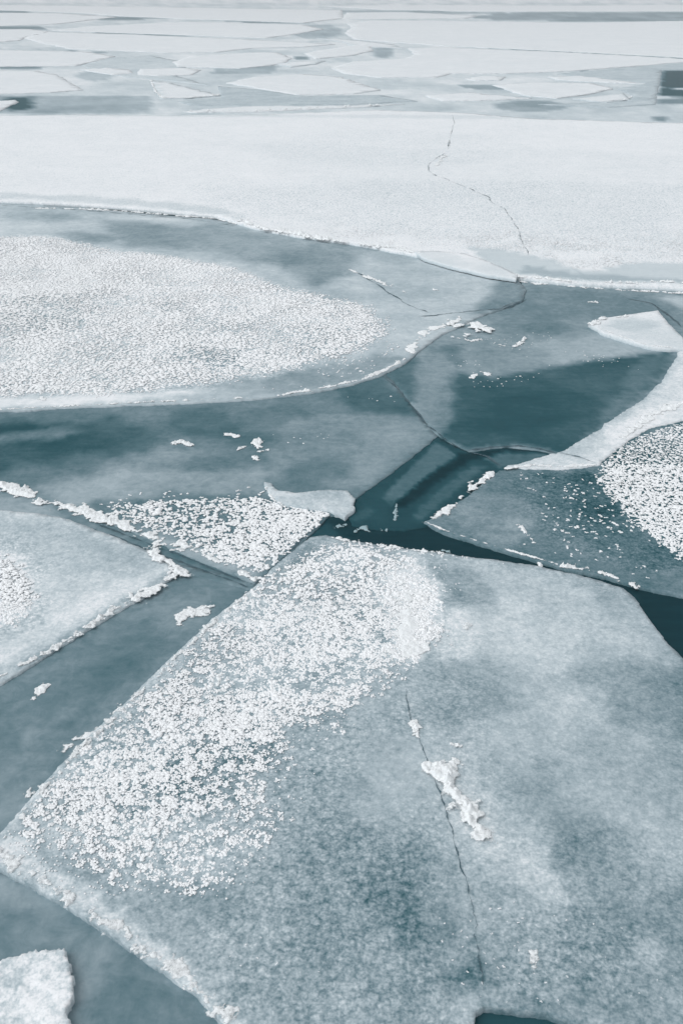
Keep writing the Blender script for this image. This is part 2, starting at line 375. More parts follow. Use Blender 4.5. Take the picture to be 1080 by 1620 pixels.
# ------------------------------------------------------------------ the sea: open and freshly skinned water
seapx = []
ys = np.concatenate([[-39.6, -39, -38, -36, -33, -30, -26], np.arange(-22, 200, 2.5), np.arange(200, 1060, 6), np.arange(1060, 1900, 12)])
nxs = 260; xs = np.linspace(-420, 1500, nxs)
XX, YY = np.meshgrid(xs, ys); P = ground(np.column_stack([XX.ravel(), YY.ravel()]))
SEA = [(.86, 6, 1, G(-600, -38, 1700, -38, 1700, 4, -600, 4)),
       (.30, 25, 1, G(-600, 200, 1700, 200, 1700, 1900, -600, 1900)),
       (.62, 5, .8, G(-400, 150, 240, 152, 240, 180, -400, 180)),
       (.33, 7, 1, G(10, 154, 50, 153, 54, 172, 20, 175, 5, 165)),
       (.30, 4, 1, G(1048, 112, 1150, 110, 1150, 140, 1042, 138)), (.33, 4, 1, G(1042, 140, 1060, 140, 1150, 150, 1150, 155, 1040, 152)),
       (.45, 5, .8, G(1040, 156, 1150, 154, 1150, 165, 1036, 165)), (.52, 3, .8, G(1032, 184, 1056, 184, 1050, 193, 1032, 192)),
       (.58, 4, .8, E(605, 82, 16, 10)), (.62, 4, .7, E(500, 50, 40, 12)), (.5, 2, .9, E(478, 92, 12, 2.5)),
       (.56, 2, .9, G(740, 26, 820, 19, 1300, 18, 1300, 34, 900, 34, 760, 30)), (.56, 2, .7, G(520, 16, 800, 19, 800, 22, 520, 19)),
       (.55, 2, .8, E(765, 138, 40, 4, 4)), (.58, 4, .7, E(840, 168, 60, 9)),
       (.6, 3, .6, E(150, 120, 30, 8)), (.76, 6, .7, G(620, 155, 760, 160, 700, 178, 400, 180, 500, 160)),
       (.5, 1.5, .9, G(-300, 16, 0, 16, 90, 20, 0, 21)), (.48, 1.5, .9, G(110, 29, 200, 26, 270, 28, 200, 32)), (.48, 1.5, .9, G(-300, 42, 0, 42, 60, 42, 80, 47, 0, 48)),
       (.5, 1.5, .9, G(150, 50, 300, 54, 300, 57, 150, 54)), (.48, 1.5, .8, G(300, 28, 420, 31, 500, 36, 400, 37)), (.5, 1.5, .9, G(0, 104, 70, 105, 60, 109, 0, 109)), (.55, 1.5, .9, G(60, 78, 160, 82, 180, 85, 100, 80)),
       (.5, 1.5, .9, G(640, 66, 860, 78, 1080, 90, 1080, 94, 860, 82)), (.5, 2, .8, G(920, 112, 950, 115, 940, 122, 900, 118)), (.6, 2, .7, G(350, 104, 440, 104, 430, 116, 330, 118)),
       (.22, 10, 1, G(500, 815, 700, 800, 1080, 925, 1500, 1000, 1500, 1300, 1080, 1100, 1000, 940, 560, 860))]
tone = paint(P, .81, SEA, 900); tone += np.where(tone > .55, .10, .015) * fbm(P * [.7, .5], .5, 905, 6, .7)
ny = len(ys); idx = np.arange(nxs * ny).reshape(ny, nxs)
q = np.stack([idx[:-1, :-1].ravel(), idx[1:, :-1].ravel(), idx[1:, 1:].ravel(), idx[:-1, 1:].ravel()], 1)
sea = link('sea_water', np.column_stack([P, np.zeros(len(P))]), q, M_WATER, None, {'tone': tone, 'grain': np.zeros(len(P))}, True, (0, 0, 0))
tag(sea, kind='structure')

# ------------------------------------------------------------------ near and middle ice
FG = 'ice floes and sheets around the dark lead'
# grey channel between left floe and the big foreground floe
o = plate('ice_sheet', G(270, 890, 410, 922, 345, 995, 275, 1062, 215, 1122, 145, 1190, 75, 1265, 5, 1345, -60, 1420, -420, 1720, -420, 1280, 0, 1070, 100, 1010, 180, 960, 240, 925),
          .010, M_SHEET, .47, [(.43, 25, .8, E(330, 940, 50, 25, 20)), (.43, 25, .8, E(110, 1120, 80, 40, -40)), (.52, 25, .8, E(20, 1260, 60, 60)),
          (.42, 20, .6, E(230, 1010, 60, 25, -35)), (.55, 25, .6, E(60, 1170, 80, 20, -40)), (.40, 20, .7, E(190, 1060, 70, 22, -38)), (.54, 18, .6, E(290, 965, 50, 20, -30))], step=9, seed=11, lift=.05, mott=.04, mscale=1.2)
tag(o, 'grey refrozen channel between the pale left floe and the big foreground floe', 'ice sheet', FG)
# dark sheet under the bottom-left corner
o = plate('ice_sheet', G(-40, 1370, 60, 1395, 130, 1432, 210, 1487, 280, 1535, 340, 1575, 380, 1620, 480, 1850, -420, 1850, -420, 1330),
          .010, M_SHEET, .43, [(.56, 26, .8, E(20, 1415, 70, 22, 20)), (.50, 20, .7, E(150, 1540, 40, 60, 20)), (.38, 30, .8, E(220, 1590, 90, 60, 30)), (.48, 20, .6, E(90, 1450, 60, 20, 25))], step=10, seed=12, lift=.09, mott=.035)
tag(o, 'dark grey thin ice in the bottom corner, around the small white block', 'ice sheet', FG)
# middle-left grey sheet with the triangular frosted corner
S1 = plate('ice_sheet', G(-420, 640, 0, 640, 100, 636, 400, 622, 500, 608, 600, 582, 625, 608, 650, 640, 672, 668, 692, 690, 650, 725, 600, 762, 562, 790, 552, 815, 520, 816, 470, 868, 402, 924, 300, 882, 200, 838, 100, 800, 0, 768, -420, 640),
           .016, M_SHEET, .46, [
    (.33, 28, .95, G(-300, 665, 60, 668, 170, 658, 250, 672, 235, 710, 120, 735, 0, 757, -300, 730)),
    (.44, 15, .8, E(110, 665, 60, 9, -3)), (.50, 12, .8, E(60, 690, 80, 7, -6)), (.52, 12, .7, E(260, 725, 90, 9, -4)), (.50, 8, .7, E(380, 664, 50, 6, 3)), (.35, 16, .9, E(325, 672, 60, 22, 3)), (.41, 20, .7, E(440, 660, 60, 18)),
    (.60, 22, .9, G(60, 772, 180, 748, 330, 742, 430, 750, 430, 785, 250, 788, 120, 795)),
    (.36, 8, .9, G(520, 606, 600, 592, 655, 645, 665, 658, 560, 654)), (.35, 10, .6, G(555, 614, 640, 630, 655, 650, 600, 650)),
    (.52, 5, .85, G(470, 662, 560, 657, 668, 664, 688, 690, 640, 728, 575, 772, 540, 775, 440, 760, 410, 700)),
    (.40, 14, .9, E(500, 748, 55, 22, -10)), (.37, 12, .7, E(400, 695, 40, 12)), (.53, 14, .8, E(600, 700, 45, 22, -20)),
    (.43, 12, .9, G(150, 795, 260, 785, 420, 788, 520, 815, 440, 880, 300, 850, 200, 822)),
    (.62, 10, .9, G(240, 850, 300, 862, 400, 895, 440, 880, 402, 922, 300, 885)), (.36, 6, .7, E(165, 806, 18, 8, 20)), (.58, 8, .7, E(470, 850, 30, 12, -45))],
    (0.05, [(.5, 10, 1, G(160, 800, 420, 790, 520, 815, 400, 915))]), step=6, seed=13, relief=.003, lift=.04)
tag(S1, 'grey sheet with a triangular frosted corner, below the broad mid-left frosted floe', 'ice sheet', FG)
# mid-left floe
S2 = plate('ice_floe', G(-420, 300, 0, 320, 60, 324, 130, 328, 180, 333, 250, 340, 330, 346, 400, 358, 470, 374, 560, 384, 660, 402, 740, 424, 815, 438, 832, 458, 826, 475, 790, 490, 760, 500, 730, 515, 700, 528, 665, 553, 640, 575, 600, 595, 550, 610, 490, 622, 400, 632, 300, 638, 100, 645, 40, 650, -420, 656),
    .034, M_SHEET, .58, [
    (.62, 14, .9, G(-300, 330, 120, 336, 200, 350, 160, 372, -300, 368)), (.5, 10, .8, E(60, 345, 70, 7, 3)),
    (.47, 14, .9, G(160, 350, 330, 352, 420, 370, 560, 392, 560, 430, 430, 420, 300, 398, 200, 388)), (.66, 10, .8, E(270, 352, 60, 6, 4)),
    (.44, 10, .8, E(130, 378, 50, 8, 2)), (.42, 12, .9, G(440, 398, 560, 398, 560, 450, 500, 455, 450, 430)),
    (.60, 16, .9, G(560, 430, 640, 420, 780, 432, 815, 445, 800, 480, 700, 515, 610, 560, 600, 480)),
    (.50, 10, .8, E(600, 405, 60, 12, 12)), (.40, 9, 1, G(785, 440, 840, 440, 840, 480, 780, 495, 740, 505, 775, 470)), (.66, 10, .8, E(560, 455, 40, 12, 10)),
    (.45, 10, .9, G(380, 600, 520, 585, 600, 560, 640, 570, 600, 595, 500, 620, 400, 628)), (.55, 8, .7, E(420, 615, 50, 7, -3)),
    (.66, 14, .95, G(-300, 372, 80, 375, 170, 395, 340, 418, 450, 455, 590, 490, 612, 520, 590, 550, 430, 600, 220, 625, -300, 640)),
    (.76, 20, .9, G(-300, 380, 80, 382, 170, 400, 340, 424, 450, 460, 560, 500, 400, 490, 0, 420, -300, 420)), (.54, 18, .7, E(70, 500, 90, 30)), (.54, 18, .7, E(330, 560, 90, 30)), (.60, 12, .7, E(520, 550, 50, 22, -15)), (.80, 14, .8, E(80, 430, 140, 30)),
    (.80, 8, .9, G(-300, 632, 60, 632, 200, 626, 360, 618, 200, 640, 0, 650, -300, 652)), (.74, 6, .8, E(90, 610, 50, 12))],
    (0.06, [(1, 14, 1, G(-300, 372, 80, 375, 170, 395, 340, 418, 450, 455, 590, 490, 612, 520, 590, 550, 430, 600, 220, 625, -300, 640))]), step=6, seed=14, relief=.004, lift=.13)
tag(S2, 'broad floe at mid left covered in pale frost, with a smooth grey upper border', 'ice floe', FG)
# right-centre sheet incl. the clear dark window
S4 = plate('ice_sheet', G(824, 442, 900, 446, 1080, 456, 1500, 470, 1500, 560, 1090, 560, 1075, 575, 1050, 612, 1015, 645, 965, 676, 930, 700, 892, 722, 850, 712, 800, 707, 742, 714, 710, 700, 690, 688, 670, 666, 650, 640, 625, 610, 602, 592, 640, 574, 665, 552, 700, 526, 730, 513, 760, 498, 790, 488, 824, 474),
    .014, M_SHEET, .50, [
    (.44, 14, .9, G(830, 450, 960, 462, 1080, 480, 1080, 520, 940, 500, 850, 520, 780, 520, 800, 480)), (.52, 10, .7, E(760, 530, 40, 14)),
    (.66, 5, .9, G(1030, 470, 1300, 475, 1300, 520, 1080, 492)), (.47, 6, .7, E(1040, 480, 40, 9, 20)),
    (.60, 16, .9, E(930, 555, 110, 24, -4)), (.40, 10, .8, E(860, 520, 40, 12)),
    (.50, 12, .8, E(790, 572, 80, 22, -8)),
    (.325, 7, 1, G(712, 588, 780, 598, 850, 586, 920, 573, 1000, 565, 1062, 556, 1048, 600, 985, 655, 900, 720, 820, 706, 740, 714, 700, 695, 690, 640, 700, 610)),
    (.30, 14, .7, E(840, 655, 110, 30, -10)), (.40, 8, .7, E(1020, 590, 40, 18, -40)), (.42, 5, .7, E(980, 640, 40, 10, -40)),
    (.35, 6, .9, G(602, 592, 650, 560, 662, 570, 655, 640, 640, 632)), (.36, 6, .8, G(668, 555, 730, 545, 725, 580, 690, 565)),
    (.50, 9, .9, G(668, 560, 700, 556, 716, 590, 712, 640, 700, 680, 680, 672, 658, 640, 655, 590)), (.47, 8, .7, E(700, 660, 12, 26, 10))],
    step=6, seed=15, relief=.002, mott=.03, lift=.06)
tag(S4, 'teal sheet with a smooth dark clear window, left of the white curved band', 'ice sheet', FG)
# dark young ice strip
S5 = plate('ice_sheet', G(560, 792, 692, 690, 712, 702, 742, 716, 800, 709, 850, 714, 895, 724, 930, 750, 800, 760, 730, 800, 672, 834, 640, 840, 600, 838, 558, 832, 548, 815),
    .009, M_SHEET, .30, [(.43, 3, .95, G(620, 800, 600, 790, 655, 735, 690, 700, 722, 722, 680, 752, 640, 785)),
    (.33, 6, .8, G(575, 800, 600, 775, 615, 800, 600, 825, 570, 825)), (.20, 3, .95, G(622, 800, 680, 752, 728, 720, 800, 710, 850, 714, 800, 718, 745, 728, 690, 765, 640, 805)),
    (.39, 4, .9, G(650, 815, 700, 770, 750, 735, 770, 740, 720, 780, 665, 828)), (.42, 4, .9, G(765, 726, 800, 716, 860, 718, 880, 726, 830, 735, 790, 742)),
    (.38, 4, .7, E(575, 815, 18, 8, -30))], step=5, seed=16, relief=.002, mott=.015)
tag(S5, 'narrow strip of almost black young ice just above the open lead', 'ice sheet', FG)
# right floe
S6 = plate('ice_floe', G(670, 826, 700, 812, 722, 795, 740, 785, 765, 762, 790, 744, 850, 738, 950, 728, 985, 690, 1030, 665, 1080, 655, 1500, 620, 1500, 1030, 1080, 943, 1010, 929, 960, 914, 900, 902, 840, 885, 760, 861, 700, 842),
    .030, M_SHEET, .46, [(.52, 16, .8, G(700, 820, 760, 780, 840, 800, 850, 860, 800, 865, 720, 842)), (.44, 10, .8, E(820, 770, 50, 18)),
    (.37, 25, .9, G(840, 750, 940, 750, 1010, 850, 1300, 900, 1300, 920, 1000, 900, 900, 850)), (.33, 10, .8, E(940, 790, 50, 30, 50)),
    (.60, 7, .8, E(822, 832, 24, 9)), (.47, 14, .7, E(900, 880, 60, 14, 15)), (.46, 10, .8, G(960, 902, 1300, 950, 1300, 985, 1080, 940)),
    (.36, 6, 1, G(975, 700, 1030, 672, 1080, 660, 1500, 640, 1500, 880, 1080, 880, 1000, 830, 945, 760, 955, 725)), (.47, 10, .7, E(1040, 690, 30, 10, -20))],
    (.25, [(.55, 10, 1, G(800, 760, 950, 740, 1300, 900, 1300, 930, 1000, 905, 880, 870))]), step=6, seed=17, relief=.004, mott=.04, mscale=2.5, lift=.04)
tag(S6, 'right-hand dark floe with scattered white frost flowers and a thin white lower edge', 'ice floe', FG)
# white curved band overlying it
S7 = plate('ice_sheet', G(1500, 515, 1110, 530, 1082, 542, 1070, 562, 1048, 600, 1012, 635, 962, 668, 930, 690, 888, 714, 850, 724, 800, 738, 830, 742, 890, 743, 945, 736, 960, 722, 985, 703, 1030, 676, 1080, 665, 1500, 630),
    .042, M_FLOE, .85, [(.68, 8, .8, G(1065, 550, 1080, 580, 1000, 660, 900, 715, 880, 718, 960, 665, 1040, 600)), (.87, 8, .8, G(960, 690, 1080, 620, 1300, 590, 1300, 640, 1080, 660, 985, 700)),
    (.76, 8, .7, E(920, 710, 40, 14, -20)), (.84, 5, .8, G(800, 738, 870, 728, 940, 734, 890, 743))], (.3, ()), step=5, seed=18, relief=.004, edge=3)
tag(S7, 'white curved band of snowy ice wrapping the upper edge of the right floe', 'ice sheet', FG)
# pressure seam strip
S10 = plate('ice_sheet', G(-420, 600, 0, 760, 100, 795, 200, 834, 280, 868, 402, 918, 404, 936, 290, 905, 200, 866, 100, 828, 0, 812, -420, 760),
    .011, M_SHEET, .50, [(.64, 10, .9, G(-300, 700, 0, 775, 90, 805, 100, 830, 0, 812, -300, 760)), (.42, 6, .7, G(100, 812, 300, 880, 395, 925, 290, 890))], step=5, seed=19)
tag(S10, 'narrow grey seam of crushed ice running diagonally above the pale left floe', 'ice sheet', FG)
# left floe
S9 = plate('ice_floe', G(-420, 760, 0, 806, 60, 812, 110, 822, 170, 845, 230, 870, 286, 903, 240, 937, 180, 970, 100, 1020, 30, 1065, -20, 1095, -420, 1340),
    .032, M_FLOE, .74, [(.66, 30, .8, E(190, 875, 80, 30, 25)), (.68, 20, .7, E(30, 840, 70, 22, 10)), (.78, 25, .8, E(110, 960, 100, 30, -20)),
    (.84, 9, .85, G(270, 900, 240, 925, 180, 955, 100, 1005, 0, 1060, -300, 1240, -300, 1200, 0, 1025, 100, 975, 200, 920)), (.88, 16, .9, E(5, 930, 55, 60)),
    (.70, 16, .7, E(100, 890, 40, 20)), (.60, 4, .8, G(285, 903, 180, 972, 30, 1067, 30, 1060, 180, 962)), (.8, 10, .6, G(0, 806, 110, 826, 220, 868, 200, 872, 100, 835))],
    (.35, [(.8, 20, 1, E(10, 930, 60, 80))]), step=6, seed=20, relief=.006, lift=.03)
tag(S9, 'pale left floe dusted white, ending in a pointed snowy corner', 'ice floe', FG)
# the big foreground floe
S8 = plate('ice_floe', G(515, 846, 560, 856, 640, 868, 740, 880, 850, 895, 930, 914, 985, 930, 1003, 945, 1030, 985, 1055, 1018, 1080, 1042, 1250, 1240, 1500, 1500, 1500, 1850, 1010, 1850, 960, 1650, 900, 1615, 860, 1603, 800, 1596, 765, 1592, 752, 1600, 745, 1640, 700, 1850, 520, 1850, 400, 1668, 345, 1612, 310, 1570, 250, 1530, 180, 1482, 100, 1428, 40, 1395, -8, 1368, -22, 1342, 0, 1318, 60, 1250, 130, 1175, 200, 1110, 260, 1050, 330, 985, 400, 930, 440, 890, 490, 850),
    .055, M_FLOE, .59, [
    (.66, 35, .8, G(680, 880, 860, 900, 990, 940, 1060, 1060, 900, 1060, 760, 1040, 700, 980)), (.50, 16, .85, E(730, 935, 55, 28, 20)), (.56, 18, .7, E(960, 960, 50, 18, 40)),
    (.70, 25, .7, E(840, 1010, 90, 50, 20)), (.46, 26, .95, G(940, 1090, 1000, 1060, 1300, 1130, 1300, 1240, 1080, 1180, 960, 1150)), (.50, 20, .7, E(960, 1080, 50, 25)),
    (.55, 25, .8, E(740, 1110, 55, 50, 20)), (.72, 26, .8, E(790, 1190, 60, 30, 30)), (.66, 35, .8, E(850, 1150, 110, 50, -25)), (.53, 30, .7, E(830, 1260, 100, 40, 30)), (.62, 30, .7, E(960, 1250, 80, 60, 40)),
    (.67, 30, .85, G(640, 1180, 720, 1180, 800, 1280, 880, 1380, 820, 1420, 740, 1360, 700, 1280)), (.50, 25, .75, E(960, 1370, 90, 50, 30)),
    (.62, 22, .8, E(660, 1210, 40, 110, -12)), (.45, 28, .9, G(570, 1370, 660, 1330, 700, 1390, 700, 1500, 640, 1550, 600, 1500, 560, 1430)), (.54, 25, .8, E(560, 1340, 60, 40, 60)), (.60, 25, .8, E(520, 1210, 80, 60, -30)),
    (.60, 20, .7, E(640, 1250, 40, 60, -20)), (.54, 35, .8, G(380, 1470, 560, 1440, 660, 1540, 700, 1700, 460, 1700)), (.58, 20, .7, E(500, 1500, 60, 40)),
    (.50, 35, .75, G(860, 1460, 1100, 1400, 1300, 1700, 900, 1640)), (.65, 16, .8, E(1030, 1515, 30, 25)), (.60, 25, .6, E(800, 1480, 60, 50)), (.42, 18, .7, E(740, 1560, 50, 25)), (.42, 16, .7, G(760, 1585, 900, 1600, 900, 1640, 760, 1620)),
    (.57, 20, .8, G(180, 1370, 340, 1410, 460, 1480, 420, 1560, 340, 1520, 230, 1450)), (.50, 20, .8, E(330, 1440, 90, 26, 25)),
    (.80, 12, .9, G(-20, 1340, 30, 1335, 90, 1385, 190, 1450, 270, 1520, 340, 1585, 400, 1668, 350, 1620, 250, 1532, 100, 1430, -10, 1370)),
    (.63, 16, .9, G(500, 860, 560, 862, 660, 880, 700, 960, 680, 1030, 600, 1080, 520, 1130, 430, 1180, 430, 1280, 340, 1400, 230, 1405, 120, 1370, 10, 1325, 140, 1180, 270, 1055, 400, 935)),
    (.48, 22, .85, E(300, 1240, 130, 40, -25)), (.50, 16, .7, E(400, 1190, 50, 40, -40)), (.50, 14, .8, E(470, 890, 26, 14, -45)), (.52, 14, .6, E(560, 1000, 50, 30)), (.52, 16, .6, E(200, 1290, 60, 22, -30)),
    (.74, 10, .85, G(490, 852, 500, 862, 420, 932, 340, 1000, 210, 1125, 70, 1262, 0, 1335, -10, 1325, 130, 1172, 330, 983)), (.54, 6, .7, G(400, 932, 500, 850, 510, 870, 440, 925)),
    (.74, 22, .85, G(715, 1290, 770, 1290, 850, 1360, 880, 1420, 820, 1410, 750, 1350)), (.50, 14, .6, E(700, 1440, 20, 60)), (.86, 16, .9, G(605, 895, 660, 890, 690, 930, 700, 990, 660, 1050, 620, 1040, 608, 960)), (.80, 6, .3, G(610, 900, 670, 900, 700, 980, 660, 1050, 620, 1040, 610, 960)), (.78, 16, .85, E(722, 1015, 36, 42, 20)), (.7, 10, .7, E(345, 1090, 26, 20, -50))],
    (.55, [(.9, 15, 1, E(280, 1240, 200, 140, -30)), (.35, 30, 1, G(700, 890, 1100, 960, 1200, 1350, 800, 1300)), (.8, 30, 1, G(430, 1150, 650, 1150, 700, 1620, 300, 1620)), (.25, 30, .9, E(620, 1230, 70, 80, 30)), (.9, 30, .8, E(900, 1520, 120, 70))]),
    step=6.5, seed=21, lift=.075, relief=.006, mott=.05, mscale=1.3)
tag(S8, 'huge mottled foreground floe half covered in frost, with a long thin crack', 'ice floe', FG)
# small white block bottom left
o = plate('ice_block', G(-260, 1600, -60, 1540, 0, 1520, 30, 1512, 75, 1503, 103, 1499, 110, 1530, 114, 1565, 104, 1600, 112, 1640, 100, 1760, -260, 1760), .075, M_FLOE, .84,
          [(.72, 10, .7, E(30, 1560, 40, 12, -30)), (.92, 12, .8, E(70, 1580, 40, 50))], (.7, ()), step=5, edge=6, seed=22, relief=.018)
tag(o, 'chunky white ice block alone in the dark bottom corner', 'ice block', FG)
# wedge
S14 = plate('ice_block', G(930, 512, 950, 503, 985, 499, 1040, 491, 1055, 510, 1080, 535, 1092, 552, 1060, 552, 1030, 549, 990, 538, 955, 527), .07, M_WHITE, .87,
          [(.76, 6, .7, E(1000, 520, 40, 10))], (.2, ()), step=4, edge=1.5, seed=23, relief=.004)
tag(S14, 'small smooth white wedge of ice lying tilted on the teal sheet', 'ice block', FG)
# shelf
S15 = plate('ice_block', G(418, 762, 428, 764, 440, 776, 470, 780, 510, 775, 550, 776, 562, 788, 560, 808, 545, 819, 520, 806, 480, 802, 440, 796, 425, 780), .045, M_FLOE, .76,
          [(.82, 5, .8, E(450, 785, 30, 6)), (.66, 6, .7, E(520, 790, 30, 8))], (.3, ()), step=4, edge=2.5, seed=24, relief=.003)
tag(S15, 'thin pale slab pushed up onto the tip of the frosted triangular corner', 'ice block', FG)
# big white floe
S3 = plate('ice_floe', G(-420, 190, 0, 183, 130, 181, 250, 183, 420, 181, 600, 174, 720, 178, 850, 188, 1080, 195, 1500, 205, 1500, 470, 1080, 456, 1000, 452, 900, 447, 816, 438, 740, 426, 660, 404, 560, 385, 470, 373, 400, 359, 340, 341, 250, 333, 180, 327, 100, 322, 0, 318, -420, 305),
    .085, M_WHITE, .925, [(.89, 30, .5, G(350, 230, 1080, 250, 1080, 400, 600, 340)),
    (.79, 3, .95, G(735, 397, 790, 400, 840, 411, 872, 417, 905, 432, 940, 437, 985, 424, 1080, 424, 1300, 430, 1300, 470, 1000, 452, 816, 440, 770, 422)),
    (.66, 3, .8, G(830, 426, 900, 438, 1080, 450, 1080, 456, 900, 450, 820, 440)), (.80, 4, .7, G(0, 310, 180, 318, 340, 333, 400, 352, 200, 330, 0, 318)),
    (.86, 3, .8, G(0, 182, 1080, 188, 1080, 194, 0, 186))],
    (.5, [(1.0, 30, 1, G(300, 300, 700, 290, 1080, 300, 1080, 430, 800, 400, 400, 350)), (.8, 20, 1, E(620, 240, 200, 30)), (0, 6, 1, G(735, 397, 840, 411, 905, 432, 985, 424, 1300, 425, 1300, 470, 1000, 452, 816, 440))]),
    step=6, seed=25, relief=.01, mott=.012, lift=.0)
tag(S3, 'vast smooth white floe crossing the whole scene, marked by a wandering crack', 'ice floe', FG)
# lip slab along it
o = plate('ice_block', G(655, 398, 690, 397, 735, 401, 762, 410, 790, 421, 818, 434, 816, 441, 770, 434, 710, 420, 670, 408), .12, M_WHITE, .88, [(.93, 3, .8, E(730, 410, 50, 5, 12))], (.1, ()), step=3, edge=1.5, seed=26, relief=.004)
tag(o, 'long white slab tilted against the lower edge of the vast white floe', 'ice block', FG)

# ------------------------------------------------------------------ far floes
FAR = 'distant white floes near the top'
FARL = [
 (G(-300, 108, 0, 111, 60, 112, 90, 118, 132, 142, 80, 146, 0, 148, -300, 150), 'white floe at the left margin just above the small patch of black water'),
 (G(-300, 76, 0, 79, 140, 82, 182, 89, 145, 98, 120, 104, 0, 105, -300, 106), 'second distant white floe from below at the left margin'),
 (G(273, 98, 300, 89, 400, 83, 440, 83, 462, 92, 450, 99, 430, 103, 380, 108, 280, 105), 'rounded white floe behind the diamond-shaped distant floe'),
 (G(358, 131, 400, 122, 480, 117, 540, 122, 602, 142, 560, 148, 470, 150, 430, 143), 'diamond-shaped white floe floating alone in grey water, upper centre'),
 (G(238, 127, 270, 131, 310, 141, 350, 151, 300, 155, 256, 156, 248, 146), 'small floe with a raised white rim left of the diamond-shaped one'),
 (G(480, 84, 530, 76, 582, 69, 591, 80, 560, 87, 500, 93), 'small white floe with a blunt right end left of a dark gap'),
 (G(524, 107, 560, 97, 640, 92, 655, 86, 645, 76, 700, 75, 860, 81, 1000, 88, 1080, 93, 1400, 100, 1400, 92, 1080, 98, 1000, 105, 900, 112, 800, 116, 712, 116, 690, 122, 600, 122, 545, 116), 'long white floe tapering to the right margin below a thin dark crack'),
 (G(548, 36, 600, 32, 800, 34, 900, 36, 1080, 33, 1400, 30, 1400, 98, 1080, 91, 1000, 86.5, 850, 79, 700, 72, 640, 68, 560, 62, 545, 52, 556, 44), 'largest distant white floe, filling the upper right'),
 (G(778, 134, 850, 130, 940, 132, 969, 140, 930, 149, 880, 155, 830, 151), 'oval white floe at upper right with a dark lower edge'),
 (G(672, 151, 740, 146, 800, 152, 840, 155, 760, 159, 700, 159), 'flat white floe just left of the oval upper right floe'),
 (G(905, 156, 985, 147, 998, 157, 960, 162, 930, 159), 'small pale floe tucked beneath the oval upper right floe'),
 (G(865, 121, 920, 120, 1020, 132, 960, 130.5, 880, 126), 'needle-thin white floe pointing right above the oval floe'),
 (G(38, 60, 60, 50, 200, 54, 400, 63, 530, 70, 480, 74, 400, 76, 345, 82, 260, 83, 110, 77, 60, 66), 'wide white floe above the rounded one, left of centre'),
 (G(80, 48, 150, 41, 300, 34, 480, 39, 512, 46, 460, 55, 420, 60, 250, 54), 'long lens-shaped white floe third from the top, left of centre'),
 (G(-300, 20, 0, 20, 100, 21, 185, 27, 140, 32, 90, 38, 0, 41, -300, 44), 'pale floe at the top left margin between two dark slits'),
 (G(-300, 46, 0, 46, 50, 46, 80, 50, 45, 58, 30, 64, 0, 66, -300, 66), 'short pale floe end at the left margin under a dark slit'),
 (G(-300, 7, 0, 8, 120, 9, 300, 12, 540, 16, 545, 29, 480, 36, 300, 30, 200, 26, 120, 20, 0, 16, -300, 15), 'very long faint floe in the top left, nearest the horizon'),
 (G(548, 20, 640, 19, 760, 25, 735, 29, 600, 30, 540, 30), 'thin white floe left of the dark strip at the top'),
 (G(500, 9, 700, 8, 900, 9, 1400, 5, 1400, 17, 900, 18, 760, 18, 600, 15), 'faint white strip of ice above the dark water at top right'),
 (G(128, 110, 170, 107, 205, 110, 212, 116, 180, 118, 150, 114), 'tiny white floe right of the left-margin floes, with a bright tip'),
 (G(222, 109, 290, 107, 318, 110, 305, 118, 250, 120, 218, 118), 'small white floe directly below the rounded distant floe'),
 (G(290, 176, 340, 171, 400, 168, 550, 167, 640, 164, 575, 169, 480, 173, 400, 177, 310, 178), 'long narrow white sliver with a broken dark lower edge, upper centre'),
 (G(435, 101, 470, 97, 515, 96, 500, 101, 460, 106), 'tiny pale floe right of the rounded distant floe'),
 (G(620, 70, 640, 76, 560, 74, 540, 66, 500, 60, 548, 62), 'thin pale sliver along the lower left edge of the largest distant floe'),
 (G(735, 124, 770, 120, 800, 121, 790, 127, 750, 127), 'small bright floe below the long tapering one'),
 (G(-60, 166, 0, 160, 24, 158, 30, 161, 14, 168, 0, 176, -60, 180), 'snowy ice tip touching the small patch of black water at left'),
]
for i, (p, lab) in enumerate(FARL):
    f = plate('ice_floe', p, .035, M_WHITE, .89, [], (0.3, ()), step=5, edge=3.0, seed=100 + i, relief=.02, mott=.012, rimtone=.80 if i in (4, 10, 23, 22) else None)
    tag(f, lab, 'ice floe', FAR)
def far(i): return [o for o in COL.objects if o.get('label') == FARL[i][1]][0]
drift('snow_rim', G(239, 128, 246, 145, 256, 155, 300, 155, 345, 151), 2.2, .14, .035, far(4), 61)
drift('snow_rim', G(300, 176, 400, 176, 480, 172, 600, 167), 1.6, .12, .035, far(21), 62, rough=1.4)
drift('snow_rim', G(945, 161, 990, 158, 998, 154), 1.5, .12, .035, far(10), 64, rough=1.3)
ribbon('crack', G(880, 155, 930, 149, 968, 140), 1.2, .041, far(8), 65, amp=.4)

